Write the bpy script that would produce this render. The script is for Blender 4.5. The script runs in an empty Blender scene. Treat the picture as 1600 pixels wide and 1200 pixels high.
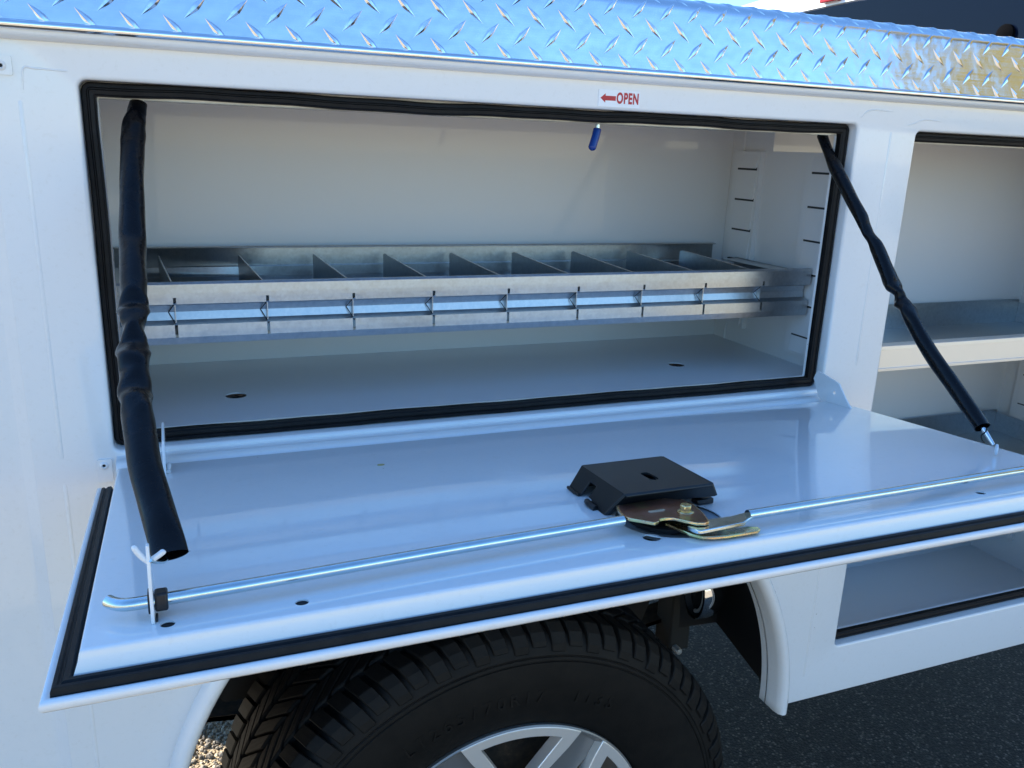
import bpy, bmesh, math, random
from mathutils import Vector, Matrix
random.seed(7)
PI = math.pi
R = math.radians
scene = bpy.context.scene
C = scene.collection
OZ = 1.12                     # height of the compartment opening's lower edge above the ground

# ------------------------------------------------------------------ camera, sky, sun, exposure
cam = bpy.data.cameras.new('camera'); cam_o = bpy.data.objects.new('camera', cam); C.objects.link(cam_o)
cam.sensor_width = 36.0; cam.lens = 1308.5 / 1600.0 * 36.0; cam.clip_start = .02; cam.clip_end = 2000
def cam_matrix(rx, ry, rz):
    m = Matrix.Rotation(rz, 3, 'Z') @ Matrix.Rotation(rx, 3, 'X') @ Matrix.Rotation(ry, 3, 'Y')
    right, fwd, up = m.col[0], m.col[1], m.col[2]
    return Matrix((right, up, -fwd)).transposed()
cam_o.matrix_world = Matrix.Translation((.074, -.9474, .324 + OZ)) @ cam_matrix(-.2741, -.0372, -.3872).to_4x4()
scene.camera = cam_o

SUN_AZ = Vector((-.70, .714)).normalized(); SUN_EL = R(32)
world = bpy.data.worlds.new('World'); scene.world = world; world.use_nodes = True
wn = world.node_tree.nodes; wl = world.node_tree.links
sky = wn.new('ShaderNodeTexSky'); sky.sky_type = 'NISHITA'; sky.sun_disc = False
sky.sun_elevation = SUN_EL; sky.sun_rotation = math.atan2(SUN_AZ.x, SUN_AZ.y)
sky.altitude = 200; sky.air_density = 1.6; sky.dust_density = 0; sky.ozone_density = 10
wl.new(sky.outputs[0], wn['Background'].inputs[0]); wn['Background'].inputs[1].default_value = .15
sun = bpy.data.lights.new('sun', 'SUN'); sun.energy = 5.0; sun.angle = R(.53); sun.color = (1, .93, .82)
sun_o = bpy.data.objects.new('sun', sun); C.objects.link(sun_o)
sd = Vector((SUN_AZ.x * math.cos(SUN_EL), SUN_AZ.y * math.cos(SUN_EL), math.sin(SUN_EL)))
sun_o.rotation_euler = sd.to_track_quat('Z', 'Y').to_euler(); sun_o.location = sd * 30
vs = scene.view_settings; vs.view_transform = 'Standard'; vs.look = 'None'; vs.gamma = 1; vs.use_curve_mapping = False
vs.exposure = 1.18

# ------------------------------------------------------------------ materials
def mat(name, base=(.8, .8, .8), rough=.5, metal=0., coat=0., spec=.5, build=None):
    m = bpy.data.materials.new(name); m.use_nodes = True
    nt = m.node_tree; b = nt.nodes['Principled BSDF']
    b.inputs['Base Color'].default_value = (*base, 1); b.inputs['Roughness'].default_value = rough
    b.inputs['Metallic'].default_value = metal; b.inputs['Coat Weight'].default_value = coat
    b.inputs['Coat Roughness'].default_value = .03; b.inputs['Specular IOR Level'].default_value = spec
    if build: build(nt, b)
    return m
def N(nt, t, **kw):
    n = nt.nodes.new(t)
    for k, v in kw.items():
        if k in n.inputs: n.inputs[k].default_value = v
        else: setattr(n, k, v)
    return n
def coords(nt, scale=(1, 1, 1)):
    tc = N(nt, 'ShaderNodeTexCoord'); mp = N(nt, 'ShaderNodeMapping'); mp.inputs['Scale'].default_value = scale
    geo = N(nt, 'ShaderNodeNewGeometry')
    nt.links.new(geo.outputs['Position'], mp.inputs['Vector']); nt.nodes.remove(tc)
    return mp.outputs[0]
def noise(nt, vec, scale, detail=4, rough=.5):
    n = N(nt, 'ShaderNodeTexNoise', Scale=scale, Detail=detail, Roughness=rough); nt.links.new(vec, n.inputs['Vector']); return n
def ramp(nt, fac, stops):
    r = N(nt, 'ShaderNodeValToRGB'); e = r.color_ramp.elements
    while len(e) < len(stops): e.new(.5)
    for i, (p, c) in enumerate(stops):
        e[i].position = p; e[i].color = (*c, 1) if len(c) == 3 else c
    nt.links.new(fac, r.inputs[0]); return r
def bump(nt, b, h, strength, dist):
    n = N(nt, 'ShaderNodeBump', Strength=strength, Distance=dist); nt.links.new(h, n.inputs['Height']); nt.links.new(n.outputs[0], b.inputs['Normal']); return n

def grime(nt, b, v, col):                          # wiped smudges in the clear coat, fine dust and a few dark specks
    sm = noise(nt, v, 11, 7, .68); r1 = ramp(nt, sm.outputs[0], [(.42, (.025,) * 3), (.60, (.07,) * 3), (.72, (.20,) * 3)]); nt.links.new(r1.outputs[0], b.inputs['Coat Roughness'])
    vo = N(nt, 'ShaderNodeTexVoronoi', Scale=42.); nt.links.new(v, vo.inputs['Vector'])
    sp = ramp(nt, vo.outputs['Distance'], [(.0, (.45, .42, .38)), (.035, (.62, .60, .57)), (.05, (1, 1, 1))])
    pick = N(nt, 'ShaderNodeSeparateColor'); nt.links.new(vo.outputs['Color'], pick.inputs[0])
    gt = N(nt, 'ShaderNodeMath', operation='GREATER_THAN'); nt.links.new(pick.outputs[0], gt.inputs[0]); gt.inputs[1].default_value = .86
    du = noise(nt, v, 160, 5, .75); rd = ramp(nt, du.outputs[0], [(.55, (1, 1, 1)), (.8, (.93, .92, .90))])
    m1 = N(nt, 'ShaderNodeMix', data_type='RGBA', blend_type='MULTIPLY'); nt.links.new(gt.outputs[0], m1.inputs[0]); nt.links.new(col, m1.inputs[6]); nt.links.new(sp.outputs[0], m1.inputs[7])
    m2 = N(nt, 'ShaderNodeMix', data_type='RGBA', blend_type='MULTIPLY'); m2.inputs[0].default_value = 1; nt.links.new(m1.outputs[2], m2.inputs[6]); nt.links.new(rd.outputs[0], m2.inputs[7])
    nt.links.new(m2.outputs[2], b.inputs['Base Color'])
def b_paint(nt, b):
    v = coords(nt)
    n1 = noise(nt, v, 9, 3, .5); n2 = noise(nt, v, 420, 2, .5); n3 = noise(nt, v, 38, 2, .5)
    a = N(nt, 'ShaderNodeMath', operation='MULTIPLY_ADD'); nt.links.new(n2.outputs[0], a.inputs[0]); a.inputs[1].default_value = .022; nt.links.new(n1.outputs[0], a.inputs[2])
    a2 = N(nt, 'ShaderNodeMath', operation='MULTIPLY_ADD'); nt.links.new(n3.outputs[0], a2.inputs[0]); a2.inputs[1].default_value = .12; nt.links.new(a.outputs[0], a2.inputs[2])
    bump(nt, b, a2.outputs[0], .25, .003)
    d = noise(nt, v, 55, 6, .65)
    r = ramp(nt, d.outputs[0], [(.3, (.80, .81, .82)), (.62, (.82, .825, .83)), (.8, (.76, .76, .755))])
    grime(nt, b, v, r.outputs[0])
PAINT = mat('white_gloss_paint', (.81, .82, .83), .36, 0, 1.0, .4, b_paint)
def b_side(nt, b):
    v = coords(nt); n1 = noise(nt, v, 7, 3, .5); n3 = noise(nt, v, 34, 3, .55); n2 = noise(nt, v, 420, 2, .5)
    a = N(nt, 'ShaderNodeMath', operation='MULTIPLY_ADD'); nt.links.new(n2.outputs[0], a.inputs[0]); a.inputs[1].default_value = .010; nt.links.new(n1.outputs[0], a.inputs[2])
    a2 = N(nt, 'ShaderNodeMath', operation='MULTIPLY_ADD'); nt.links.new(n3.outputs[0], a2.inputs[0]); a2.inputs[1].default_value = .16; nt.links.new(a.outputs[0], a2.inputs[2])
    bump(nt, b, a2.outputs[0], .5, .004)
    c = N(nt, 'ShaderNodeRGB'); c.outputs[0].default_value = (.81, .82, .83, 1); grime(nt, b, v, c.outputs[0])
PAINT_SIDE = mat('white_gloss_side_paint', (.81, .82, .83), .30, 0, 1.0, .5, b_side)
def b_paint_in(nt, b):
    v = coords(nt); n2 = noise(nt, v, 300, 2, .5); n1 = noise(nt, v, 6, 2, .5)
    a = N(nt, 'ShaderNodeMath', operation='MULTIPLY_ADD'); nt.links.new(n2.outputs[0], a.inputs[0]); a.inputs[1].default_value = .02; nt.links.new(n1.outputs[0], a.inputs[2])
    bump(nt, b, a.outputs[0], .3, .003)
PAINT_IN = mat('white_paint_shaded', (.71, .715, .72), .33, 0, .4, .5, b_paint_in)  # same white coat as outside, base darkened to carry the compartments' shade
def b_rub(nt, b):
    v = coords(nt); n = noise(nt, v, 900, 3, .6); bump(nt, b, n.outputs[0], .25, .0006)
    n2 = noise(nt, v, 60, 4, .6); r = ramp(nt, n2.outputs[0], [(.35, (.004, .004, .005)), (.7, (.009, .009, .010))]); nt.links.new(r.outputs[0], b.inputs['Base Color'])
RUBBER = mat('black_rubber', (.012, .012, .014), .5, spec=.22, build=b_rub)
def b_vinyl(nt, b):
    v = coords(nt); n = noise(nt, v, 70, 4, .55); bump(nt, b, n.outputs[0], .22, .003)
    n2 = noise(nt, v, 900, 2, .5)
    r = ramp(nt, n.outputs[0], [(.3, (.22,) * 3), (.75, (.36,) * 3)]); nt.links.new(r.outputs[0], b.inputs['Roughness'])
VINYL = mat('black_vinyl_sleeve', (.0025, .0025, .0035), .3, spec=.24, build=b_vinyl)
PLASTIC = mat('black_plastic', (.008, .009, .011), .36, build=lambda nt, b: bump(nt, b, noise(nt, coords(nt), 1500, 2).outputs[0], .12, .0004) and None)
def b_galv(nt, b):
    v = coords(nt); vo = N(nt, 'ShaderNodeTexVoronoi', Scale=330.); nt.links.new(v, vo.inputs['Vector'])
    n = noise(nt, v, 120, 5, .6)
    mx = N(nt, 'ShaderNodeMath', operation='MULTIPLY_ADD'); nt.links.new(vo.outputs['Color'], mx.inputs[0]); mx.inputs[1].default_value = .3; nt.links.new(n.outputs[0], mx.inputs[2])
    r = ramp(nt, mx.outputs[0], [(.3, (.40, .43, .455)), (.9, (.52, .55, .57))]); nt.links.new(r.outputs[0], b.inputs['Base Color'])
    r2 = ramp(nt, mx.outputs[0], [(.3, (.27,) * 3), (.9, (.37,) * 3)]); nt.links.new(r2.outputs[0], b.inputs['Roughness'])
    n2 = noise(nt, v, 12, 3, .5); bump(nt, b, n2.outputs[0], .15, .002)
GALV = mat('galvanised_steel', (.6, .63, .65), .35, 1, build=b_galv)
def b_alu(nt, b):
    v = coords(nt, (6, 260, 260)); n = noise(nt, v, 2.2, 5, .65)
    r = ramp(nt, n.outputs[0], [(.3, (.10,) * 3), (.75, (.23,) * 3)]); nt.links.new(r.outputs[0], b.inputs['Roughness'])
    v2 = coords(nt); n2 = noise(nt, v2, 14, 3, .5); 
    a = N(nt, 'ShaderNodeMath', operation='MULTIPLY_ADD'); nt.links.new(n.outputs[0], a.inputs[0]); a.inputs[1].default_value = .012; nt.links.new(n2.outputs[0], a.inputs[2])
    bump(nt, b, a.outputs[0], .45, .005)
ALU = mat('polished_tread_aluminium', (.86, .88, .90), .15, 1, build=b_alu)
ALU_LUG = mat('polished_lug_aluminium', (.90, .91, .92), .13, 1)
CHROME = mat('chrome', (.85, .86, .87), .07, 1)
def b_zinc(nt, b):
    v = coords(nt); n = noise(nt, v, 60, 5, .6); r = ramp(nt, n.outputs[0], [(.35, (.13,) * 3), (.7, (.27,) * 3)]); nt.links.new(r.outputs[0], b.inputs['Roughness'])
    r = ramp(nt, n.outputs[0], [(.3, (.58, .68, .70)), (.7, (.70, .76, .74))]); nt.links.new(r.outputs[0], b.inputs['Base Color'])
ZINC = mat('zinc_plated_rod', (.66, .72, .73), .18, 1, build=b_zinc)
def b_yz(nt, b):
    v = coords(nt); n = noise(nt, v, 55, 3, .6)
    r = ramp(nt, n.outputs[0], [(.28, (.55, .62, .24)), (.45, (.72, .60, .30)), (.62, (.70, .46, .28)), (.8, (.62, .62, .26))]); nt.links.new(r.outputs[0], b.inputs['Base Color'])
    n2 = noise(nt, v, 200, 3, .6); r2 = ramp(nt, n2.outputs[0], [(.3, (.16,) * 3), (.7, (.34,) * 3)]); nt.links.new(r2.outputs[0], b.inputs['Roughness'])
def b_bz(nt, b):
    v = coords(nt); n = noise(nt, v, 45, 3, .55); r = ramp(nt, n.outputs[0], [(.3, (.26, .22, .10)), (.5, (.24, .12, .085)), (.7, (.30, .17, .15))]); nt.links.new(r.outputs[0], b.inputs['Base Color'])
BRONZE = mat('bronze_chromate_face', (.25, .14, .1), .3, 1, build=b_bz)
YZINC = mat('yellow_zinc_plate', (.6, .5, .3), .25, 1, build=b_yz)
BLUE = mat('blue_vinyl_dip', (.004, .035, .22), .22)
RED = mat('red_print', (.50, .025, .03), .45)
STICKER = mat('white_sticker', (.90, .90, .92), .5)
def b_tyre(nt, b):
    v = coords(nt); n = noise(nt, v, 35, 6, .65); r = ramp(nt, n.outputs[0], [(.3, (.0040, .0040, .0040)), (.7, (.0095, .0085, .0075))]); nt.links.new(r.outputs[0], b.inputs['Base Color'])
    n2 = noise(nt, v, 700, 3, .6); bump(nt, b, n2.outputs[0], .3, .0008)
TYRE = mat('tyre_rubber', (.017, .016, .016), .62, spec=.22, build=b_tyre)
ALLOY = mat('machined_alloy', (.90, .88, .85), .42, .65, build=lambda nt, b: bump(nt, b, noise(nt, coords(nt), 120, 3).outputs[0], .08, .001) and None)
ALLOY_G = mat('grey_painted_alloy', (.22, .225, .23), .38, .5)
BLACK = mat('black_chassis', (.010, .010, .010), .7)
def b_rust(nt, b):
    v = coords(nt); n = noise(nt, v, 40, 5, .65); r = ramp(nt, n.outputs[0], [(.35, (.012, .011, .010)), (.62, (.06, .04, .025)), (.8, (.14, .09, .05))]); nt.links.new(r.outputs[0], b.inputs['Base Color'])
DIRTY = mat('dusty_chassis_steel', (.05, .04, .03), .75, build=b_rust)
GLASS = mat('dark_blue_tinted_glass', (.003, .006, .016), .12, 0, 0, .10)
LENS = mat('red_lens', (.35, .012, .012), .15)
GREYB = mat('grey_bolt', (.45, .45, .44), .4, .4)
DARKHOLE = mat('hole_shade_black', (.012, .012, .013), .8)  # near-black colour for the shade inside holes
CLEAR = mat('milky_plastic', (.72, .75, .78), .25)
def b_asph(nt, b):
    v = coords(nt)
    vo = N(nt, 'ShaderNodeTexVoronoi', Scale=170.); nt.links.new(v, vo.inputs['Vector'])
    vo2 = N(nt, 'ShaderNodeTexVoronoi', Scale=210.); nt.links.new(v, vo2.inputs['Vector'])
    sep = N(nt, 'ShaderNodeSeparateColor'); nt.links.new(vo.outputs['Color'], sep.inputs[0])
    r = ramp(nt, sep.outputs[0], [(.0, (.014, .0135, .014)), (.5, (.030, .028, .027)), (.82, (.060, .054, .048)), (.97, (.26, .23, .20))])
    edge = ramp(nt, vo.outputs['Distance'], [(.35, (1, 1, 1)), (.75, (.25, .25, .25))])
    mm = N(nt, 'ShaderNodeMix', data_type='RGBA', blend_type='MULTIPLY'); mm.inputs[0].default_value = 1
    sep2 = N(nt, 'ShaderNodeSeparateColor'); vo3 = N(nt, 'ShaderNodeTexVoronoi', Scale=62.); nt.links.new(v, vo3.inputs['Vector']); nt.links.new(vo3.outputs['Color'], sep2.inputs[0])
    g3 = N(nt, 'ShaderNodeMath', operation='GREATER_THAN'); nt.links.new(sep2.outputs[0], g3.inputs[0]); g3.inputs[1].default_value = .90
    l3 = N(nt, 'ShaderNodeMath', operation='LESS_THAN'); nt.links.new(vo3.outputs['Distance'], l3.inputs[0]); l3.inputs[1].default_value = .33
    k3 = N(nt, 'ShaderNodeMath', operation='MULTIPLY'); nt.links.new(g3.outputs[0], k3.inputs[0]); nt.links.new(l3.outputs[0], k3.inputs[1])
    mst = N(nt, 'ShaderNodeMix', data_type='RGBA'); nt.links.new(k3.outputs[0], mst.inputs[0]); nt.links.new(r.outputs[0], mst.inputs[6]); mst.inputs[7].default_value = (.11, .105, .10, 1)
    nt.links.new(mst.outputs[2], mm.inputs[6]); nt.links.new(edge.outputs[0], mm.inputs[7])
    big = noise(nt, v, 1.2, 4, .6); rb = ramp(nt, big.outputs[0], [(.3, (.40, .40, .41)), (.7, (.90, .87, .84))])
    m2 = N(nt, 'ShaderNodeMix', data_type='RGBA', blend_type='MULTIPLY'); m2.inputs[0].default_value = 1
    nt.links.new(mm.outputs[2], m2.inputs[6]); nt.links.new(rb.outputs[0], m2.inputs[7]); nt.links.new(m2.outputs[2], b.inputs['Base Color'])
    inv = N(nt, 'ShaderNodeMath', operation='MULTIPLY_ADD'); nt.links.new(vo.outputs['Distance'], inv.inputs[0]); inv.inputs[1].default_value = -1
    nt.links.new(sep.outputs[1], inv.inputs[2])
    bump(nt, b, inv.outputs[0], .7, .003)
ASPHALT = mat('asphalt_aggregate', (.05, .05, .05), .78, build=b_asph)
def b_stone(nt, b):
    v = coords(nt); n = noise(nt, v, 70, 3, .6); r = ramp(nt, n.outputs[0], [(.3, (.12, .10, .08)), (.5, (.26, .22, .17)), (.7, (.42, .37, .30))]); nt.links.new(r.outputs[0], b.inputs['Base Color'])
STONE = mat('tan_gravel', (.25, .21, .16), .8, build=b_stone)
BARK = mat('bark', (.10, .08, .06), .9)
def b_leaf(nt, b):
    v = coords(nt); n = noise(nt, v, 1.3, 4, .6); r = ramp(nt, n.outputs[0], [(.3, (.13, .12, .03)), (.5, (.30, .235, .06)), (.7, (.40, .31, .11))]); nt.links.new(r.outputs[0], b.inputs['Base Color'])
LEAF = mat('olive_foliage', (.09, .085, .03), .8, spec=.08, build=b_leaf)

# ------------------------------------------------------------------ mesh helpers
WO = {}                                            # world origin of every object built
class MB:
    def __init__(s): s.v = []; s.f = []
    def add(s, vs, fs):
        o = len(s.v); s.v += [tuple(p) for p in vs]; s.f += [tuple(i + o for i in f) for f in fs]; return s
    def box(s, x0, x1, y0, y1, z0, z1, fr=None):
        p = [(x, y, z) for z in (z0, z1) for y in (y0, y1) for x in (x0, x1)]
        if fr: p = [fr(*q) for q in p]
        return s.add(p, [(0, 2, 3, 1), (4, 5, 7, 6), (0, 1, 5, 4), (2, 6, 7, 3), (0, 4, 6, 2), (1, 3, 7, 5)])
    def prism(s, poly, h0, h1, fr):                # poly in (a, b); fr(a, b, h) -> world
        n = len(poly); vs = [fr(a, b, h0) for a, b in poly] + [fr(a, b, h1) for a, b in poly]
        return s.add(vs, [tuple(range(n))[::-1], tuple(range(n, 2 * n))] + [(i, (i + 1) % n, n + (i + 1) % n, n + i) for i in range(n)])
    def grid(s, rows, close_u=False, close_v=False, skip=None):
        n, m = len(rows), len(rows[0]); vs = [p for r in rows for p in r]; fs = []
        for i in range(n if close_u else n - 1):
            for j in range(m if close_v else m - 1):
                if skip and skip(i, j): continue
                a, b2 = i, (i + 1) % n; c, d = j, (j + 1) % m
                fs.append((a * m + c, a * m + d, b2 * m + d, b2 * m + c))
        return s.add(vs, fs)
    def tube(s, path, rad, n=12, cap=True):
        path = [Vector(p) for p in path]; rows = []; prev = None
        for i, p in enumerate(path):
            t = (path[min(i + 1, len(path) - 1)] - path[max(i - 1, 0)]).normalized()
            if prev is None: prev = t.orthogonal().normalized()
            prev = (prev - t * prev.dot(t)).normalized(); w = t.cross(prev)
            r = rad(i / (len(path) - 1)) if callable(rad) else rad
            rows.append([p + (prev * math.cos(2 * PI * k / n) + w * math.sin(2 * PI * k / n)) * r for k in range(n)])
        o = len(s.v); s.grid(rows, close_v=True)
        if cap: s.f += [tuple(o + k for k in range(n))[::-1], tuple(o + (len(path) - 1) * n + k for k in range(n))]
        return s
    def lathe(s, prof, c, n=96, a0=0, a1=2 * PI):  # prof (r, y), axis along y through c=(x, z)
        full = abs(a1 - a0 - 2 * PI) < 1e-6; k = n if full else n + 1
        rows = [[(c[0] + r * math.cos(a0 + (a1 - a0) * i / n), y, c[1] + r * math.sin(a0 + (a1 - a0) * i / n)) for r, y in prof] for i in range(k)]
        return s.grid(rows, close_u=full)
    def filled(s, outer, holes, fr, h=0):          # flat polygon with holes
        bm = bmesh.new(); es = []
        for loop in [outer] + holes:
            vs = [bm.verts.new((a, b, 0)) for a, b in loop]
            es += [bm.edges.new((vs[i], vs[(i + 1) % len(vs)])) for i in range(len(vs))]
        bmesh.ops.triangle_fill(bm, use_beauty=True, use_dissolve=False, edges=es, normal=(0, 0, 1))
        bm.verts.index_update()
        s.add([fr(v.co.x, v.co.y, h) for v in bm.verts], [tuple(v.index for v in f.verts) for f in bm.faces]); bm.free(); return s
    def plate(s, outer, holes, h0, h1, fr):        # filled with thickness
        s.filled(outer, holes, fr, h0); s.filled(outer, holes, fr, h1)
        for loop in [outer] + holes:
            n = len(loop); s.add([fr(a, b, h0) for a, b in loop] + [fr(a, b, h1) for a, b in loop], [(i, (i + 1) % n, n + (i + 1) % n, n + i) for i in range(n)])
        return s
def finish(me, smooth=40, weld=True):
    bm = bmesh.new(); bm.from_mesh(me)
    if weld: bmesh.ops.remove_doubles(bm, verts=bm.verts, dist=1e-5)
    bmesh.ops.recalc_face_normals(bm, faces=bm.faces); bm.to_mesh(me); bm.free()
    if smooth:
        for p in me.polygons: p.use_smooth = True
        me.set_sharp_from_angle(angle=R(smooth))
def part(name, mb, m, parent=None, bevel=0, smooth=40, origin=None, weld=True, seg=2):
    vs = mb.v
    if origin is None:
        lo = [min(v[i] for v in vs) for i in range(3)]; hi = [max(v[i] for v in vs) for i in range(3)]
        origin = Vector([(a + b) / 2 for a, b in zip(lo, hi)])
    else: origin = Vector(origin)
    me = bpy.data.meshes.new(name); me.from_pydata([tuple(Vector(v) - origin) for v in vs], [], mb.f)
    finish(me, smooth, weld); me.materials.append(m)
    o = bpy.data.objects.new(name, me); C.objects.link(o); place(o, origin + Vector((0, 0, OZ)), parent)
    if bevel:
        b = o.modifiers.new('bevel', 'BEVEL'); b.width = bevel; b.segments = seg; b.limit_method = 'ANGLE'; b.angle_limit = R(35); b.harden_normals = False
    return o
def place(o, wloc, parent=None):
    WO[o.name] = Vector(wloc)
    if parent: o.parent = parent; o.location = Vector(wloc) - WO[parent.name]
    else: o.location = wloc
def empty(name, loc, parent=None):
    o = bpy.data.objects.new(name, None); C.objects.link(o); o.empty_display_size = .1; place(o, loc, parent); return o
def tag(o, label=None, cat=None, group=None, kind=None):
    for k, v in (('label', label), ('category', cat), ('group', group), ('kind', kind)):
        if v: o[k] = v
    return o
def copy_at(o, wloc_local, parent, rot=None):
    c = o.copy(); C.objects.link(c); c.parent = None; place(c, Vector(wloc_local) + Vector((0, 0, OZ)), parent)
    if rot: c.rotation_euler = rot
    return c
XY = lambda a, b, h: (a, b, h)                    # horizontal plate: (x, y, z)
XZ = lambda a, b, h: (a, h, b)                    # upright plate facing the camera
YZ = lambda a, b, h: (h, a, b)                    # upright plate across the truck
def circ(cx, cy, r, n=24, ry=None): return [(cx + r * math.cos(2 * PI * i / n), cy + (ry or r) * math.sin(2 * PI * i / n)) for i in range(n)]
def smooth_path(pts, n=8):
    pts = [Vector(p) for p in pts]; out = []
    for i in range(len(pts) - 1):
        p0, p1, p2, p3 = pts[max(i - 1, 0)], pts[i], pts[i + 1], pts[min(i + 2, len(pts) - 1)]
        for k in range(n):
            t = k / n
            out.append(.5 * ((2 * p1) + (p2 - p0) * t + (2 * p0 - 5 * p1 + 4 * p2 - p3) * t * t + (3 * p1 - p0 - 3 * p2 + p3) * t ** 3))
    return out + [pts[-1]]
def ring(mb, x0, x1, z0, z1, r, prof, nseg=20, wob=None, closed=False):   # sweep (offset outward, y) round a rounded rectangle
    rows = []
    for off, y in prof:
        X0, X1, Z0, Z1 = x0 - off, x1 + off, z0 - off, z1 + off; rr = max(r + off, .0016); row = []
        cs = [(X1 - rr, Z1 - rr, 0), (X0 + rr, Z1 - rr, 90), (X0 + rr, Z0 + rr, 180), (X1 - rr, Z0 + rr, 270)]
        pts = []
        for k, (cx, cz, a) in enumerate(cs):
            arc = [(cx + rr * math.cos(R(a + i * 15)), cz + rr * math.sin(R(a + i * 15))) for i in range(7)]
            nx = cs[(k + 1) % 4]; end = (nx[0] + rr * math.cos(R(nx[2])), nx[1] + rr * math.sin(R(nx[2])))
            pts += arc + [(arc[-1][0] + (end[0] - arc[-1][0]) * i / nseg, arc[-1][1] + (end[1] - arc[-1][1]) * i / nseg) for i in range(1, nseg)]
        for i, (px, pz) in enumerate(pts):
            dx, dz = wob(px, pz, off) if wob else (0, 0)
            row.append((px + dx, y, pz + dz))
        rows.append(row)
    return mb.grid(rows, close_u=closed, close_v=True)

# ------------------------------------------------------------------ ground
g = MB(); g.box(-150, 150, -150, 150, -OZ - .5, -OZ)
tag(part('ground', g, ASPHALT, smooth=0), kind='structure')

def b_lot(nt, b):
    v = coords(nt); vo = N(nt, 'ShaderNodeTexVoronoi', Scale=150.); nt.links.new(v, vo.inputs['Vector'])
    sep = N(nt, 'ShaderNodeSeparateColor'); nt.links.new(vo.outputs['Color'], sep.inputs[0])
    r = ramp(nt, sep.outputs[0], [(0, (.34, .25, .15)), (.5, (.50, .385, .24)), (1, (.64, .52, .36))]); nt.links.new(r.outputs[0], b.inputs['Base Color'])
    bump(nt, b, vo.outputs['Distance'], .9, -.006)
tag(part('gravel_lot', MB().prism([(-149, -149), (149, -149), (149, -1.8), (-2.2, -1.8), (-2.2, .25), (.42, .25), (.42, 149), (-149, 149)], -OZ - .2, -OZ + .004, XY), mat('tan_gravel_lot', (.35, .28, .2), .85, build=b_lot), smooth=0), kind='structure')

# ------------------------------------------------------------------ the truck
truck = empty('service_truck', (.48, .98, 0))
tag(truck, 'white service truck with an open drop-down side door over the rear wheel', 'truck')
YF = -.02                                          # outer face of the near side
BX0, BX1 = -.60, 1.775                             # rear and front end of the service body
O1 = (0, .943, 0, .372)                            # horizontal compartment opening
O2 = (1.049, 1.66, -.453, .367)                    # vertical compartment opening
AC = (.481, -.539); AR = .462                      # wheel arch
def rrect(x0, x1, z0, z1, r):
    out = []
    for cx, cz, a in ((x1 - r, z1 - r, 0), (x0 + r, z1 - r, 90), (x0 + r, z0 + r, 180), (x1 - r, z0 + r, 270)):
        out += [(cx + r * math.cos(R(a + i * 15)), cz + r * math.sin(R(a + i * 15))) for i in range(7)]
    return out
arch = [(AC[0] - AR * math.cos(R(a)), AC[1] + AR * math.sin(R(a))) for a in [i * 4 for i in range(46)]]
ra = .004
m = MB()
m.filled([(-.0755, .42), (-.0755, -.54)] + arch + [(BX1, -.54), (BX1, .42)],
         [rrect(O1[0] - ra, O1[1] + ra, O1[2] - ra, O1[3] + ra, .012), rrect(O2[0] - ra, O2[1] + ra, O2[2] - ra, O2[3] + ra, .012)], XZ, YF)
ret = [(ra, YF)] + [(ra - ra * math.sin(R(t)), YF + ra - ra * math.cos(R(t))) for t in (22, 45, 67, 90)]
for o in (O1, O2):
    ring(m, *o, .008, ret + [(0, .005), (-.0145, .005), (-.0145, .0065), (-.0152, .0065), (-.0152, .002)])
m.add([(-.0755, YF, -.54), (BX1, YF, -.54), (BX1, .02, -.54), (-.0755, .02, -.54)], [])
side = part('side_panel', m, PAINT_SIDE, truck, smooth=50)
# lower return flange of the skin, left and right of the arch
for a, b in ((-.60, AC[0] - AR - .012), (AC[0] + AR + .012, BX1)):
    part('lower_flange', MB().box(a, b, YF + .002, .03, -.545, -.541), PAINT, truck)
# rear vertical compartment's closed door, standing proud of the pillar with a rolled edge
prof = [(-.0755, YF + .0005), (-.0770, YF + .0012), (-.0868, YF + .0080), (-.0885, YF + .0086), (-.0930, YF + .0088), (-.13, YF + .0088), (-.30, YF + .0085), (BX0 + .01, YF + .009), (BX0 + .01, YF + .04)]
m = MB().grid([[(x, y, z) for x, y in prof] for z in (-.535, -.3, 0, .2, .400)])
m.box(BX0 + .005, -.0755, YF + .0002, YF + .04, .3995, .42)
part('rear_compartment_door', m, PAINT, truck, smooth=60)
# pressed beads on the pillars
def bead(x, z0, z1, w=.0020, h=.0009):
    rows = []
    for z, k in ((z0, 0), (z0 + .006, 1), (z1 - .006, 1), (z1, 0)):
        rows.append([(x + w * math.cos(R(t)), YF + .0002 - h * k * math.sin(R(t)), z) for t in range(0, 181, 20)])
    part('pillar_bead', MB().grid(rows), PAINT, truck, smooth=80)
bead(-.0495, -.005, .352); bead(-.0495, -.50, -.030); bead(1.002, .03, .366); bead(.991, -.50, -.10)
# weld seam runs where the header meets the pillars
for pts in ([(-.046, YF + .0006, .360), (-.044, YF + .0003, .3785), (-.034, YF + .0003, .3792), (-.008, YF + .0006, .3785)],
            [(.945, YF + .0006, .381), (.955, YF + .0002, .389), (.968, YF + .0002, .3915), (1.0, YF + .0006, .391)],
            [(1.030, YF + .0006, .374), (1.043, YF + .0002, .378), (1.06, YF + .0002, .383), (1.09, YF + .0006, .382)]):
    part('weld_seam', MB().tube(smooth_path(pts, 6), .0011, 8), PAINT, truck, smooth=80)
# drip moulding under the tread plate
dp = [(YF, .4030), (-.0275, .4038), (-.0312, .4066), (-.0322, .4100), (-.0316, .4140), (-.029, .4172), (YF + .03, .4172)]
part('drip_rail', MB().grid([[(x, y, z) for y, z in dp] for x in [BX0 + (BX1 - BX0) * i / 30 for i in range(31)]]), PAINT, truck, smooth=60)

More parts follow.
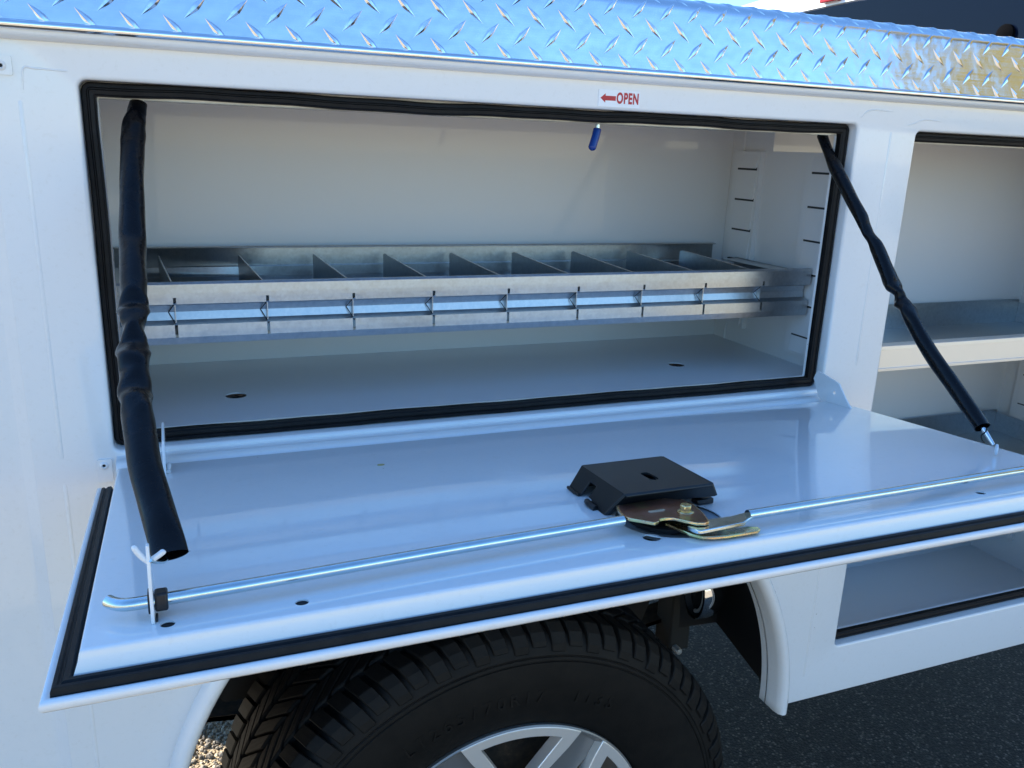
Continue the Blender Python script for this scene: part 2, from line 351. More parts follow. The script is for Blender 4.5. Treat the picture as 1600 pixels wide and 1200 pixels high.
# tread plate: tilted apron, rolled shoulder, flat top
tilt = R(11); fl = .070; rb = .020
P0 = Vector((-.0325, .4190))
def plate_at(s):                                   # arclength -> (y, z), normal
    u = Vector((math.sin(tilt), math.cos(tilt)))
    if s <= fl: return P0 + u * s, Vector((-math.cos(tilt), math.sin(tilt)))
    n0 = Vector((-math.cos(tilt), math.sin(tilt))); c = P0 + u * fl - n0 * rb; arc = rb * (R(90) - tilt)
    if s <= fl + arc:
        a = tilt + (s - fl) / rb; n = Vector((-math.cos(a), math.sin(a))); return c + n * rb, n
    return c + Vector((0, rb)) + Vector((s - fl - arc, 0)), Vector((0, 1))
ss = [fl * i / 6 for i in range(7)] + [fl + rb * (R(90) - tilt) * i / 10 for i in range(1, 11)] + [fl + rb * (R(90) - tilt) + d for d in (.02, .1, .30)]
xs = [BX0 - .01 + (BX1 - BX0 + .02) * i / 40 for i in range(41)]
plate = part('tread_plate', MB().grid([[(x, *plate_at(s)[0]) for s in ss] for x in xs]), ALU, truck, smooth=60)
# its bright rolled lower edge
ed = [(-.0325 + .0040 * math.cos(R(t)) - .0006, .4150 + .0042 * math.sin(R(t))) for t in range(75, 330, 15)]
part('rolled_edge', MB().grid([[(x, y, z) for y, z in ed] for x in xs]), CHROME, plate, smooth=80)
def lug_mesh(sc, sgn):                             # a tapered diamond bar following the plate's curve
    Lh, Wh, H = .0160, .0038, (.0015 if sc < .07 else .0010); c, _ = plate_at(sc); rows = []
    for i in range(15):
        u = -1 + 2 * i / 14; w = Wh * (1 - abs(u) ** 1.35) + .00005; h = H * min(1, (1 - abs(u)) * 1.7) + (.0005 if abs(u) < .16 else 0); row = []
        for v, k in ((-1, -.12), (-.82, .25), (-.38, 1), (.38, 1), (.82, .25), (1, -.12)):
            a = Lh * u; bq = w * v; x = (a - bq) * .7071 * .98; s_ = (a + bq) * .7071 * 1.03 * 1
            if sgn < 0: s_ = -s_
            p, n = plate_at(max(sc + s_, -.004) if sc > .01 else sc + s_)
            q = p + n * (h * k); row.append((x, q.x - c.x, q.y - c.y))
        rows.append(row)
    return rows, c
rest = MB()
for r_ in range(6):
    sc = .0035 + .0212 * r_; sgn = -1 if r_ % 2 == 0 else 1
    rows, c = lug_mesh(sc, sgn); first = None
    if r_ == 0: rows = [[(x, y, z) for x, y, z in row] for row in rows if (c.y + row[2][2]) > .4172]
    for i in range(-15, 50):
        x = -.0336 + .011 + .0374 * i - (.0187 if r_ % 2 else 0)
        if x < BX0 + .02 or x > BX1 - .02: continue
        if r_ < 5 and x > -.14:
            if first is None:
                first = part('tread_lug', MB().grid([[(p[0] + x, p[1] + c.x, p[2] + c.y) for p in row] for row in rows]), ALU_LUG, plate, smooth=25, origin=(x, c.x, c.y))
            else: copy_at(first, (x, c.x, c.y), plate)
        else: rest.grid([[(p[0] + x, p[1] + c.x, p[2] + c.y) for p in row] for row in rows])
tag(part('tread_lugs_beyond_view', rest, ALU_LUG, plate, smooth=25), kind='stuff')

# rubber seal round the opening
def wob(px, pz, off):
    k = .0007 * math.sin(px * 23 + pz * 31) + .0004 * math.sin(px * 61 + 2)
    dz = 0
    if pz > .34: dz = -.0022 * math.exp(-((px - .36) / .07) ** 2) + k
    elif pz < .03: dz = k * .6
    return (k * .5 if .03 <= pz <= .34 else 0, dz)
sp = [(-.0004, .0046), (-.0004, -.0035), (-.0022, -.0062), (-.0050, -.0066), (-.0060, -.0050), (-.0068, -.0050), (-.0078, -.0064), (-.0112, -.0060), (-.0125, -.0044), (-.0134, -.0042), (-.0134, .0046)]
part('opening_seal', ring(MB(), *O1, .010, sp, 40, wob), RUBBER, truck, smooth=35)
part('opening_seal', ring(MB(), *O2, .010, sp, 20), RUBBER, truck, smooth=35)
# hinge bar below the opening
hb = [(YF + .001, -.0055), (-.030, -.0062), (-.0385, -.0072), (-.0430, -.0105), (-.0455, -.0155), (-.0465, -.0240), (-.046, -.034), (YF + .001, -.036)]
m = MB(); hx = [.002, .004] + [.004 + .934 * i / 20 for i in range(1, 20)] + [.936, .938]
m.grid([[(x, y if 0 < i < len(hx) - 1 else y * .94 + YF * .06, z) for y, z in hb] for i, x in enumerate(hx)]); n_ = len(hb)
m.f.append(tuple(range(n_))); m.f.append(tuple(len(m.v) - n_ + i for i in range(n_))[::-1])
part('hinge_bar', m, PAINT, truck, smooth=50)

# riveted corner tabs
def tab(x0, x1, z0, z1, hx, hz):
    t = part('corner_tab', MB().plate(rrect(x0, x1, z0, z1, .0016), [circ(hx, hz, .0016, 16)], YF - .0022, YF + .0001, XZ), PAINT, truck, bevel=.0005)
    part('rivet_rim', MB().lathe([(.0016, YF - .0023), (.0024, YF - .0034), (.0042, YF - .0028), (.0046, YF - .0021)], (hx, hz), 24), PAINT, t, smooth=70)
    part('rivet_hole_shade', MB().lathe([(0.0001, YF - .0012), (.00162, YF - .0012)], (hx, hz), 16), DARKHOLE, t)
tab(-.072, -.0525, .372, .389, -.0615, .380)
tab(-.0172, -.0030, -.0335, -.0075, -.0108, -.0145)

# OPEN decal with arrow
dec = part('open_decal', MB().box(.548, .6035, YF - .0006, YF + .0001, .3755, .3945), STICKER, truck)
ar = [(.5505, .3850), (.5570, .3902), (.5570, .3876), (.5708, .3876), (.5708, .3824), (.5570, .3824), (.5570, .3798)]
part('arrow', MB().prism(ar, YF - .0008, YF - .0005, XZ), RED, dec)
def text_mesh(body, size, sx=1., offset=0., extrude=0., space=1.):
    cu = bpy.data.curves.new('t', 'FONT'); cu.body = body; cu.size = size; cu.offset = offset; cu.space_character = space; cu.extrude = extrude; cu.align_x = 'CENTER'; cu.align_y = 'CENTER'
    ob = bpy.data.objects.new('t', cu); C.objects.link(ob); dg = bpy.context.evaluated_depsgraph_get(); dg.update()
    me = bpy.data.meshes.new_from_object(ob.evaluated_get(dg)); bpy.data.objects.remove(ob); bpy.data.curves.remove(cu)
    vs = [(v.co.x * sx, v.co.y, v.co.z) for v in me.vertices]; fs = [tuple(p.vertices) for p in me.polygons]; bpy.data.meshes.remove(me); return vs, fs
vs_, fs_ = text_mesh('OPEN', .0166, .64, .00062, space=1.14)
part('lettering', MB().add([(.5868 + x, YF - .0009 - z, .3851 + y) for x, y, z in vs_], fs_), RED, dec, smooth=0)

# ---- horizontal compartment interior
CX0, CX1, CY1, CF, CT = -.032, .998, .332, .004, .3665
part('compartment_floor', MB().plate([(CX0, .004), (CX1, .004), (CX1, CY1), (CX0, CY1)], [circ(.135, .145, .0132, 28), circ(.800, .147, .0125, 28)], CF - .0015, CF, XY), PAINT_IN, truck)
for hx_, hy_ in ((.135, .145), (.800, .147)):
    part('drain_hole_shade', MB().add([(hx_ + .016 * math.cos(a), hy_ + .016 * math.sin(a), CF - .006) for a in [2 * PI * i / 20 for i in range(20)]], [tuple(range(20))]), DARKHOLE, truck)  # black disc under the cut-out, painted as the dark below
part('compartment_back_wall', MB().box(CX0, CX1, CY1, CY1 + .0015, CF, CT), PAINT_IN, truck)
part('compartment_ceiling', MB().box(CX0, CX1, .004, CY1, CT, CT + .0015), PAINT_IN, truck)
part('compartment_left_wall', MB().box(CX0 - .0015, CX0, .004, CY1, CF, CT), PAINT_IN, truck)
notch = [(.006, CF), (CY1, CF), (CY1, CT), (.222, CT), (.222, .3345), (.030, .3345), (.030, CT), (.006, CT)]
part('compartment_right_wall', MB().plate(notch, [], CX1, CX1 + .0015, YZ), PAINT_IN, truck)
# corner folds of the wall sheet
part('corner_fold', MB().tube([(CX1 - .001, CY1 - .034, CF), (CX1 - .001, CY1 - .034, CT)], .0022, 8), PAINT_IN, truck)
SLOTV = mat('slot_shade_dark', (.035, .038, .042), .7)
def slotted_strip(x, y0, y1, z0, z1, zs, deep=.009):
    fx = x - deep; m = MB().plate([(y0, z0), (y1, z0), (y1, z1), (y0, z1)], [], fx, fx + .0012, YZ)
    for ya, yb in ((y0, y0 + .0012), (y1 - .0012, y1)): m.box(fx + .0012, x, ya, yb, z0, z1)
    m.box(fx + .0012, x, y0 + .0012, y1 - .0012, z1 - .0012, z1)
    s_ = part('slotted_strip', m, PAINT_IN, truck, smooth=0)
    ya, yb = max(y0 + .004, y1 - .066), y1 - .014; edges = [z1 - .004] + sorted(zs, reverse=True) + [z0 + .004]
    for zt, zb in zip(edges, edges[1:]):           # louvred tabs, each standing proud at its lower lip
        if zt - zb < .012: continue
        q = MB(); zt_ = zt - .0024; p = .0034
        q.add([(fx - .0001, ya, zt_), (fx - .0001, yb, zt_), (fx - p, yb, zb + .0012), (fx - p, ya, zb + .0012), (fx - p + .0011, yb, zb + .0010), (fx - p + .0011, ya, zb + .0010), (fx - .00005, yb, zb + .004), (fx - .00005, ya, zb + .004)],
              [(0, 1, 2, 3), (3, 2, 4, 5), (5, 4, 6, 7), (0, 3, 5, 7), (1, 6, 4, 2)])
        part('tab', q, PAINT_IN, s_, smooth=0)
    for z in zs:
        part('slot_shade', MB().box(fx - .0006, fx - .0002, ya, yb, z - .0022, z + .0030), SLOTV, s_)  # dark strips laid on the plate for the shade under each tab
slotted_strip(CX1, .240, .312, .034, .334, [.305, .254, .203, .152, .103])
slotted_strip(CX1, .030, .126, .022, .334, [.305, .254, .203, .152, .103, .054])
# blue dipped pull on the header
pl = part('pull_handle', MB().tube(smooth_path([(.5672, .015, .351), (.5662, .0142, .3475), (.5640, .013, .3405), (.5615, .012, .3335), (.5600, .0114, .3295), (.5592, .0110, .3275), (.5586, .0108, .3260), (.5582, .0107, .3250)], 5), lambda t: .0050 * (min(1, t * 9 + .7) if t < .62 else max(.22, 1 - ((t - .62) / .38) ** 1.7 * .85)), 16), BLUE, truck, smooth=70)
part('stem', MB().tube([(.5680, .0155, .372), (.5671, .015, .350)], .0031, 12), ZINC, pl)

# ---- vertical compartment interior
VX0, VX1, VY1, VF = 1.03, 1.755, .302, -.528
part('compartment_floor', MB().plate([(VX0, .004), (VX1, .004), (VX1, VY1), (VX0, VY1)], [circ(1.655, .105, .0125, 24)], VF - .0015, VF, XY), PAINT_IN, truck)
part('drain_hole_shade', MB().add([(1.655 + .016 * math.cos(a), .105 + .016 * math.sin(a), VF - .006) for a in [2 * PI * i / 20 for i in range(20)]], [tuple(range(20))]), DARKHOLE, truck)
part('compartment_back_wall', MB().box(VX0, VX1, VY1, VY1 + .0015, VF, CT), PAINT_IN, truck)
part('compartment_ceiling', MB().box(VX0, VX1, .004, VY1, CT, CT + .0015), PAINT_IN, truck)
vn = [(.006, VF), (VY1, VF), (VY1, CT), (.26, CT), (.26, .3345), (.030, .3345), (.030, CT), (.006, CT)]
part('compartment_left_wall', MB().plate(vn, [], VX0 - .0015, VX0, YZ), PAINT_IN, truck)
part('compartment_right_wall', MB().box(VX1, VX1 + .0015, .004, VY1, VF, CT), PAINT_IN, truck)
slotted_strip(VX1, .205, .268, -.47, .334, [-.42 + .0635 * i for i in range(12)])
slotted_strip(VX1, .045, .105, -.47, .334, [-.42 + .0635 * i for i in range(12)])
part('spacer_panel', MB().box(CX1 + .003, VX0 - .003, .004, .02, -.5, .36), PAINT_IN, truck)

# ---- wheel arch
fp = [(0, .012), (0, -.026), (.002, -.034), (.007, -.0395), (.012, -.0400), (.017, -.037), (.021, -.030), (.0225, YF + .001)]
rows = []
angs = [-.9 + 181.8 * i / 90 for i in range(91)]
for a in angs:
    rows.append([(AC[0] + (.452 + dr) * math.cos(R(a)), y, AC[1] + (.452 + dr) * math.sin(R(a))) for dr, y in fp])
m = MB().grid(rows); nf = len(fp)
for end in (0, 90):                                # rounded ends
    o = len(m.v); cpt = Vector(rows[end][0]) * 0
    for p in rows[end]: cpt += Vector(p)
    cpt /= nf; m.v += rows[end] + [tuple(cpt + Vector((0, .0, -.006)))]; m.f += [(o + i, o + (i + 1) % nf, o + nf) for i in range(nf)]
part('fender_flare', m, PAINT, truck, smooth=60)
part('wheel_liner', MB().lathe([(.450, -.005), (.488, .06), (.522, .235), (.44, .24)], AC, 60, R(-1), R(181)), BLACK, truck, smooth=60)
m = MB()
for a, b in ((BX0 + .02, AC[0] - .53), (AC[0] + .53, VX0 - .004)): m.box(a, b, .02, .34, -.535, -.532)
part('underbody_pan', m, BLACK, truck)
part('inner_fender', MB().plate([(-.1, -.52), (-.1, -.02), (1.06, -.02), (1.06, -.50), (.93, -.50), (.90, -.585), (.10, -.585), (.05, -.52)], [circ(.948, -.37, .04, 20)], .338, .344, XZ), BLACK, truck)
part('underbody_wall', MB().box(BX0 + .02, -.102, .338, .342, -.535, 0), BLACK, truck)
part('underbody_wall', MB().box(1.062, BX1, .338, .342, -.535, 0), BLACK, truck)
part('bed_floor', MB().box(BX0 + .01, BX1, .345, 1.62, -.12, -.09), BLACK, truck)
part('bed_wall', MB().box(BX0 + .01, BX1, .336, .345, -.10, .50), PAINT, truck)
part('far_bed_wall', MB().box(BX0 + .01, BX1, 1.62, 1.629, -.10, .50), PAINT, truck)
part('far_compartments', MB().plate([(BX0, .5), (BX0, -.54)] + arch + [(BX1, -.54), (BX1, .5)], [], 1.632, 1.97, XZ), PAINT, truck)
part('far_fender_sun_block', MB().box(.0, 1.06, 1.624, 1.630, -.585, -.02), BLACK, truck)  # unseen plate added to keep sun off the ground behind the wheel
part('tailgate', MB().box(BX0 - .03, BX0, .34, 1.63, -.10, .47), PAINT, truck, bevel=.006)
part('rear_end_panel', MB().box(BX0 - .002, BX0, YF + .002, .336, -.54, .47), PAINT, truck)
part('front_end_panel', MB().box(BX1, BX1 + .002, YF + .002, .336, -.54, .47), PAINT, truck)

# ---- cab behind the body, with its rear window
KX = 1.80
def cab_ring(x, ins):
    pts = [(.10, -.45), (.06, -.1), (.08, .25), (.26 + ins, .74), (.36 + ins, .795), (.98, .825), (1.60 - ins, .795), (1.70 - ins, .74), (1.88, .25), (1.90, -.1), (1.86, -.45)]
    return [(x, y, z) for y, z in pts]
m = MB().grid([cab_ring(KX + .02, .0), cab_ring(KX + .10, -.02), cab_ring(2.9, -.02), cab_ring(3.4, .0)], close_v=True)
m.f.append(tuple(range(11))); m.f.append(tuple(33 + i for i in range(11))[::-1])
cab = part('cab', m, PAINT, truck, bevel=.03, smooth=50, seg=3)
win = [(.30, .30), (.36, .665), (.42, .715), (.98, .735), (1.42, .728), (1.50, .69), (1.62, .30)]
part('window_gasket', MB().plate([((y - .98) * 1.012 + .98, (z - .52) * 1.02 + .52) for y, z in win], [], KX + .012, KX + .03, YZ), RUBBER, cab)
part('rear_window', MB().plate(win, [], KX + .006, KX + .02, YZ), GLASS, cab, bevel=.002)
part('brake_lamp', MB().box(KX + .002, KX + .03, 1.045, 1.115, .746, .762), LENS, cab, bevel=.004)
HEADR = mat('black_cloth', (.002, .002, .0025), .9, spec=.05)
part('headrest', MB().lathe([(.0005, 0), (.016, .001), (.022, .006), (.022, .012)], (0, 0), 24), HEADR, cab)
hr = bpy.data.objects['headrest']; hr.data.transform(Matrix.Rotation(R(-90), 4, 'Z')); place(hr, Vector((KX - .002, .497, .603 + OZ)), cab)

# ---- wheel
WC = (.481, -.722)
wheel = empty('wheel', (WC[0], .13, WC[1] + OZ), truck)
tp = [(.228, .030), (.236, .008), (.243, .002), (.252, -.003), (.275, -.0105), (.305, -.0145), (.330, -.0140), (.3485, -.0115), (.3495, -.0095), (.3512, -.0095), (.3522, -.0108), (.3555, -.0100), (.3565, -.0082), (.3580, -.0082), (.3590, -.0090), (.372, -.0045), (.383, .003), (.390, .014), (.3925, .03)]
tp = tp + [(.3925, .13)] + [(r, .26 - y) for r, y in tp[::-1]]
part('tyre', MB().lathe(tp, WC, 160), TYRE, wheel, smooth=40)
NL = 80
def polar(ang, prof, da0, da1, skew=0):            # a block: profile (r, y) swept over a small angle
    rows = []
    for k in range(3):
        a = ang + da0 + (da1 - da0) * k / 2
        rows.append([(WC[0] + r * math.cos(a + skew * (y)), y, WC[1] + r * math.sin(a + skew * (y))) for r, y in prof])
    m = MB().grid(rows, close_v=True); n = len(prof); m.f.append(tuple(range(n))); m.f.append(tuple(2 * n + i for i in range(n))[::-1]); return m
ad = 2 * PI / NL
sh = [(.3635, -.0078), (.3645, -.0098), (.3760, -.0072), (.3900, .0005), (.4005, .0130), (.4020, .052), (.391, .052), (.389, .013), (.381, .0035), (.371, -.0030)]
sh2 = [(.3705, -.0050), (.3715, -.0080), (.3790, -.0055), (.3905, .0015), (.4005, .0140), (.4020, .052), (.391, .052), (.389, .014), (.382, .005), (.376, .000)]
def around(name, prof, d0, d1, y, off=0, skew=0, n=NL, step=1):
    o = part(name, polar(PI / 2 + off, prof, d0, d1, skew), TYRE, wheel, bevel=.0012, smooth=0, origin=(WC[0], .13, WC[1]), seg=1)
    for i in range(1, n // step):
        copy_at(o, (WC[0], .13, WC[1]), wheel, (0, -2 * PI * i * step / n, 0))
around('shoulder_lug', sh, -ad * .50, ad * .24, 0, 0, .9, step=2)
around('shoulder_lug', sh2, -ad * .46, ad * .26, 0, ad, .9, step=2)
def blk(y0, y1): return [(.391, y0), (.4005, y0 + .001), (.4025, y0 + .004), (.4025, y1 - .004), (.4005, y1 - .001), (.391, y1)]
around('tread_block', blk(.056, .100), -ad * .45, ad * .33, 0, ad * .4, -3.0)
around('tread_block', blk(.105, .154), -ad * .44, ad * .36, 0, ad * .1, 2.5)
m = MB()
for i in range(NL):
    for (y0, y1, o_, sk) in ((.160, .200, .4, -3), (.208, .262, 0, .9)):
        q = polar(2 * PI * i / NL + o_ * ad, blk(y0, y1), -ad * .44, ad * .34, sk); m.add(q.v, q.f)
tag(part('inner_tread', m, TYRE, wheel, smooth=0), kind='stuff')
for i, ch in enumerate('LT265/70R17  113S'):
    if ch == ' ': continue
    vs_, fs_ = text_mesh(ch, .028, .95, .0003, .0004); a = R(122 - i * 3.9)
    t_, n_ = Vector((math.sin(a), 0, -math.cos(a))), Vector((math.cos(a), 0, math.sin(a)))
    part('raised_letter', MB().add([Vector((WC[0], -.0145, WC[1])) + n_ * (.296 + y) + t_ * x + Vector((0, -z, 0)) for x, y, z in vs_], fs_), TYRE, wheel, smooth=0)
# alloy rim
rim = part('rim', MB().lathe([(.2275, .030), (.2360, .012), (.2372, .006), (.2368, .002), (.2345, .0005), (.2300, .0035), (.2245, .012), (.215, .03), (.208, .06), (.205, .2)], WC, 120), ALLOY_G, wheel, smooth=50)
part('brake_disc', MB().lathe([(.0005, .085), (.165, .085), (.165, .105)], WC, 60), DIRTY, wheel, smooth=30)
part('hub', MB().lathe([(.0005, -.002), (.040, -.002), (.044, .004), (.066, .012), (.075, .04)], WC, 48), ALLOY, wheel, smooth=40)
def pol(r, a): return (WC[0] + r * math.cos(R(a)), WC[1] + r * math.sin(R(a)))
pet = None
for k in range(6):
    ca = 85.2 + 60 * k
    outer = [pol(.2345, ca + 24.3 - 48.6 * i / 16) for i in range(17)] + [pol(.205, ca - 22.5), pol(.165, ca - 17.5), pol(.125, ca - 14), pol(.060, ca - 20), pol(.060, ca + 20), pol(.125, ca + 14), pol(.165, ca + 17.5), pol(.205, ca + 22.5)]
    hole = [pol(.2185, ca + 17.3 - 34.6 * i / 12) for i in range(13)] + [pol(.190, ca - 14.2), pol(.150, ca - 8), pol(.118, ca - 2.5), pol(.118, ca + 2.5), pol(.150, ca + 8), pol(.190, ca + 14.2)]
    part('spoke', MB().plate(outer, [hole], -.0005, .022, XZ), ALLOY, wheel, bevel=.0012, smooth=30)
    outer2 = [pol(.224, ca + 30 + 9 - 18 * i / 6) for i in range(7)] + [pol(.07, ca + 30 - 9), pol(.07, ca + 30 + 9)]
    part('spoke_recess', MB().prism(outer2, .016, .034, XZ), ALLOY_G, wheel, bevel=.002)

# ---- running gear glimpsed behind the wheel
part('frame_rail', MB().box(BX0 - .05, 2.6, .50, .57, -.46, -.30), BLACK, truck, bevel=.006)
part('far_frame_rail', MB().box(BX0 - .05, 2.6, 1.40, 1.47, -.46, -.30), BLACK, truck, bevel=.006)
part('axle', MB().tube([(WC[0], .20, WC[1]), (WC[0], .70, WC[1]), (WC[0], .85, WC[1]), (WC[0], 1.15, WC[1]), (WC[0], 1.8, WC[1])], lambda t: .045 if abs(t - .5) > .3 else .13, 20), BLACK, truck, smooth=60)
for k in range(4):
    xa, xb = -.36 + .10 * k, 1.26 - .09 * k
    pts = [(xa + (xb - xa) * i / 16, .44, -.600 - .014 * k - .085 * math.sin(PI * (i / 16) * .96 + .06) * (1 - .12 * k)) for i in range(17)]
    rows = [[(x, y + dy, z + dz) for dy, dz in ((-.03, -.0045), (.03, -.0045), (.03, .0045), (-.03, .0045))] for x, y, z in pts]
    part('leaf_spring', MB().grid(rows, close_v=True), DIRTY, truck, smooth=0)
part('spring_hanger', MB().box(.995, 1.045, .372, .43, -.70, -.40), BLACK, truck, bevel=.004)
part('hanger_bolt', MB().lathe([(.0005, .352), (.006, .353), (.0075, .357), (.0075, .375)], (1.010, -.690), 16), GREYB, truck, smooth=50)
part('far_tyre', MB().lathe([(.22, 1.70), (.34, 1.69), (.395, 1.71), (.400, 1.75), (.400, 1.90), (.34, 1.95), (.22, 1.94)], WC, 48), TYRE, truck, smooth=40)
# chrome trimmed oval pipe tip
ex = MB(); rows = []
for sx_, k in ((0, .86), (.001, .97), (.004, 1), (.022, 1), (.034, .95), (.040, .80), (.041, .4)):
    rows.append([(sx_, .036 * k * math.cos(a), .050 * k * math.sin(a)) for a in [2 * PI * i / 48 for i in range(48)]])
ex.grid(rows, close_v=True); M_ = Matrix.Translation((.858, .12, -.395)) @ Matrix.Rotation(R(-4), 4, 'Z') @ Matrix.Rotation(R(8), 4, 'X')
ex.v = [tuple(M_ @ Vector(p)) for p in ex.v]; tip = part('exhaust_tip', ex, CHROME, truck, smooth=40)
e2 = MB(); e2.grid([[(sx_, .036 * k * math.cos(a), .050 * k * math.sin(a)) for a in [2 * PI * i / 48 for i in range(48)]] for sx_, k in ((.0015, .86), (.012, .8), (.012, .02))], close_v=True)
e2.v = [tuple(M_ @ Vector(p)) for p in e2.v]; part('dark_mouth', e2, BLACK, tip)
e3 = MB().tube([tuple(M_ @ Vector((.006, .036 * .70 * math.cos(R(a)), .050 * .70 * math.sin(R(a))))) for a in range(150, 262, 8)], .0036, 8); part('inner_rim_strip', e3, GREYB, tip)
part('exhaust_pipe', MB().tube(smooth_path([(.89, .125, -.395), (.905, .19, -.385), (.95, .36, -.37), (1.3, .60, -.44), (2.2, .62, -.50)], 6), .028, 16), BLACK, truck, smooth=60)

# ------------------------------------------------------------------ drop-down door
DA, DY, DZ, T = .0782, -.0515, -.0288, .0213
cA, sA = math.cos(DA), math.sin(DA)
def D(x, s, t): return (x, DY - s * cA + t * sA, DZ + s * sA + t * cA)   # door frame: across, outwards, up from the skin
XL, XR, SF = .0037, .9393, .3950
RIM = .0205
def ushape(prof, s0=.012, n=1):                    # sweep (outward, t) round left edge, front, right edge
    rows = []
    for path in ('a', 'b', 'c', 'd'):
        pass
    segs = []
    def pt(i, off):
        return {0: (XL - off, s0), 1: (XL - off, SF + off), 2: (XR + off, SF + off), 3: (XR + off, s0)}[i]
    out = []
    for i in range(3):
        k = 1 if i != 1 else 24
        for j in range(k + (1 if i == 2 else 0)):
            row = []
            for off, t in prof:
                a, b = pt(i, off), pt(i + 1, off); f = j / k; row.append(D(a[0] + (b[0] - a[0]) * f, a[1] + (b[1] - a[1]) * f, t))
            out.append(row)
    return out
door = part('drop_door', MB().box(XL - RIM + .003, XR + RIM - .003, .004, SF + RIM - .003, -.0035, -.0002, D), PAINT, truck)
hem = [(RIM - .0065, .0006), (RIM - .0052, .0020), (RIM - .0030, .0027), (RIM - .0008, .0022), (RIM + .0002, .0004), (RIM, -.0030), (RIM - .0020, -.0050), (RIM - .0065, -.0052)]
part('door_hem', MB().grid(ushape(hem, .004), close_v=True), PAINT, door, smooth=60)
rr = .0028
pw = [(-rr, T)] + [(-rr + rr * math.sin(R(a)), T - rr + rr * math.cos(R(a))) for a in (18, 36, 54, 72, 85)] + [(-.0001 + .0004, T - rr - .0012), (.0009, T - rr - .004), (.0034, .0075), (.0040, .0050), (.0042, .0002)]
m = MB(); lc = (.4600, .3270); lr = .0465
holes = [circ(.0536, .3783, .0046, 18), circ(.1383, .3778, .0046, 18), circ(.7777, .3747, .0046, 18), circ(.4222, .3612, .0076, 24), circ(*lc, lr, 48)]
m.filled([(XL + rr, .004), (XR - rr, .004), (XR - rr, SF - rr), (XL + rr, SF - rr)], holes, D, T)
for h in holes:
    n_ = len(h); m.add([D(a, b, T) for a, b in h] + [D(a, b, T - .0012) for a, b in h], [(i, (i + 1) % n_, n_ + (i + 1) % n_, n_ + i) for i in range(n_)])
m.grid(ushape(pw, .004)); m.add([D(XL + rr, .004, T), D(XR - rr, .004, T), D(XR - rr, .004, .001), D(XL + rr, .004, .001)], [(0, 1, 2, 3)])
pan = part('inner_pan', m, PAINT, door, smooth=50)
for hx_, hs_, hr_ in ((.0536, .3783, .008), (.1383, .3778, .008), (.7777, .3747, .008)):
    part('hole_backing', MB().add([D(hx_ + hr_ * math.cos(a), hs_ + hr_ * math.sin(a), T - .0016) for a in [2 * PI * i / 16 for i in range(16)]], [tuple(range(16))]), DARKHOLE, door)  # black disc stands for the shade behind each small hole
part('hole_backing', MB().add([D(.4222 + .011 * math.cos(a), .3612 + .011 * math.sin(a), T - .009) for a in [2 * PI * i / 16 for i in range(16)]], [tuple(range(16))]), PAINT_IN, door)
dsl = [(.0040, .0004), (.0042, .0062), (.0056, .0082), (.0085, .0080), (.0098, .0066), (.0108, .0066), (.0120, .0078), (.0140, .0074), (.0150, .0050), (.0152, .0004)]
part('door_seal', MB().grid(ushape(dsl, .020)), RUBBER, door, smooth=40)
part('adhesive_spot', MB().prism(circ(.260, .0855, .0040, 16, .0030), T + .0001, T + .0005, D), mat('yellow_adhesive', (.45, .38, .16), .5), door)
# stop tabs at the hinge
tabp = [(-.024, .0245), (-.0285, .0310), (-.034, .0310), (-.072, .0245), (-.088, .0075), (-.1005, -.0035), (-.099, -.0115), (-.050, -.0125), (-.036, -.004), (-.022, .018)]
for x in (.0485, .9235):
    t_ = part('stop_tab', MB().plate(tabp, [circ(-.066, .0085, .0026, 16)], x, x + .0028, YZ), PAINT, door, bevel=.0006)
part('weld_blob', MB().tube(smooth_path([D(.0530, .018, T + .001), D(.0538, .028, T + .006), D(.0532, .04, T + .002)], 5), lambda t: .0021 + .0004 * math.sin(t * 13), 10), PAINT, door, smooth=80)
# latch rods
TR = T + .0108
part('latch_rod', MB().tube(smooth_path([D(.0185, .3560, TR + .0010), D(.0215, .3592, TR + .0004), D(.0260, .3622, TR), D(.0320, .3638, TR), D(.0458, .3635, TR), D(.110, .3602, TR), D(.250, .3512, TR), D(.405, .3432, TR)], 8), .0043, 18), ZINC, door, smooth=70)
part('latch_rod', MB().tube([D(.5105, .3692, TR), D(.68, .3660, TR), D(.93, .3600, TR)], .0043, 18), ZINC, door, smooth=70)
# rod guide bracket with hook arms and a black bushing
br = [(.343, T), (.376, T), (.3765, T + .022), (.3735, T + .034), (.3715, T + .052), (.3675, T + .0525), (.3655, T + .034), (.355, T + .024), (.345, T + .012)]
gb = part('rod_guide', MB().plate(br, [], .0440, .0462, lambda a, b, h: D(h, a, b)), PAINT, door, bevel=.0006)
for dx_, dt_ in ((-.0082, .0108), (.0098, .0052)):
    part('hook_arm', MB().tube(smooth_path([D(.0451, .3695, T + .0405), D(.0451 + dx_ * .45, .3693, T + .0415 + dt_ * .25), D(.0451 + dx_ * .85, .3690, T + .0415 + dt_ * .72), D(.0451 + dx_, .3688, T + .0415 + dt_)], 6), lambda t: .0020 * (1 if t < .8 else 1 - (t - .8) * 2.4), 12), PAINT, gb, smooth=70)
part('bushing', MB().box(.0464, .0546, .3580, .3690, TR - .0062, TR + .0064, D), PLASTIC, gb, bevel=.0015)
part('bushing_flange', MB().box(.0424, .0438, .3575, .3695, TR - .0066, TR + .0068, D), PLASTIC, gb, bevel=.0006)
part('bracket_shadow_leg', MB().box(.0466, .0480, .3665, .3735, T + .0004, TR - .0076, D), PLASTIC, gb)
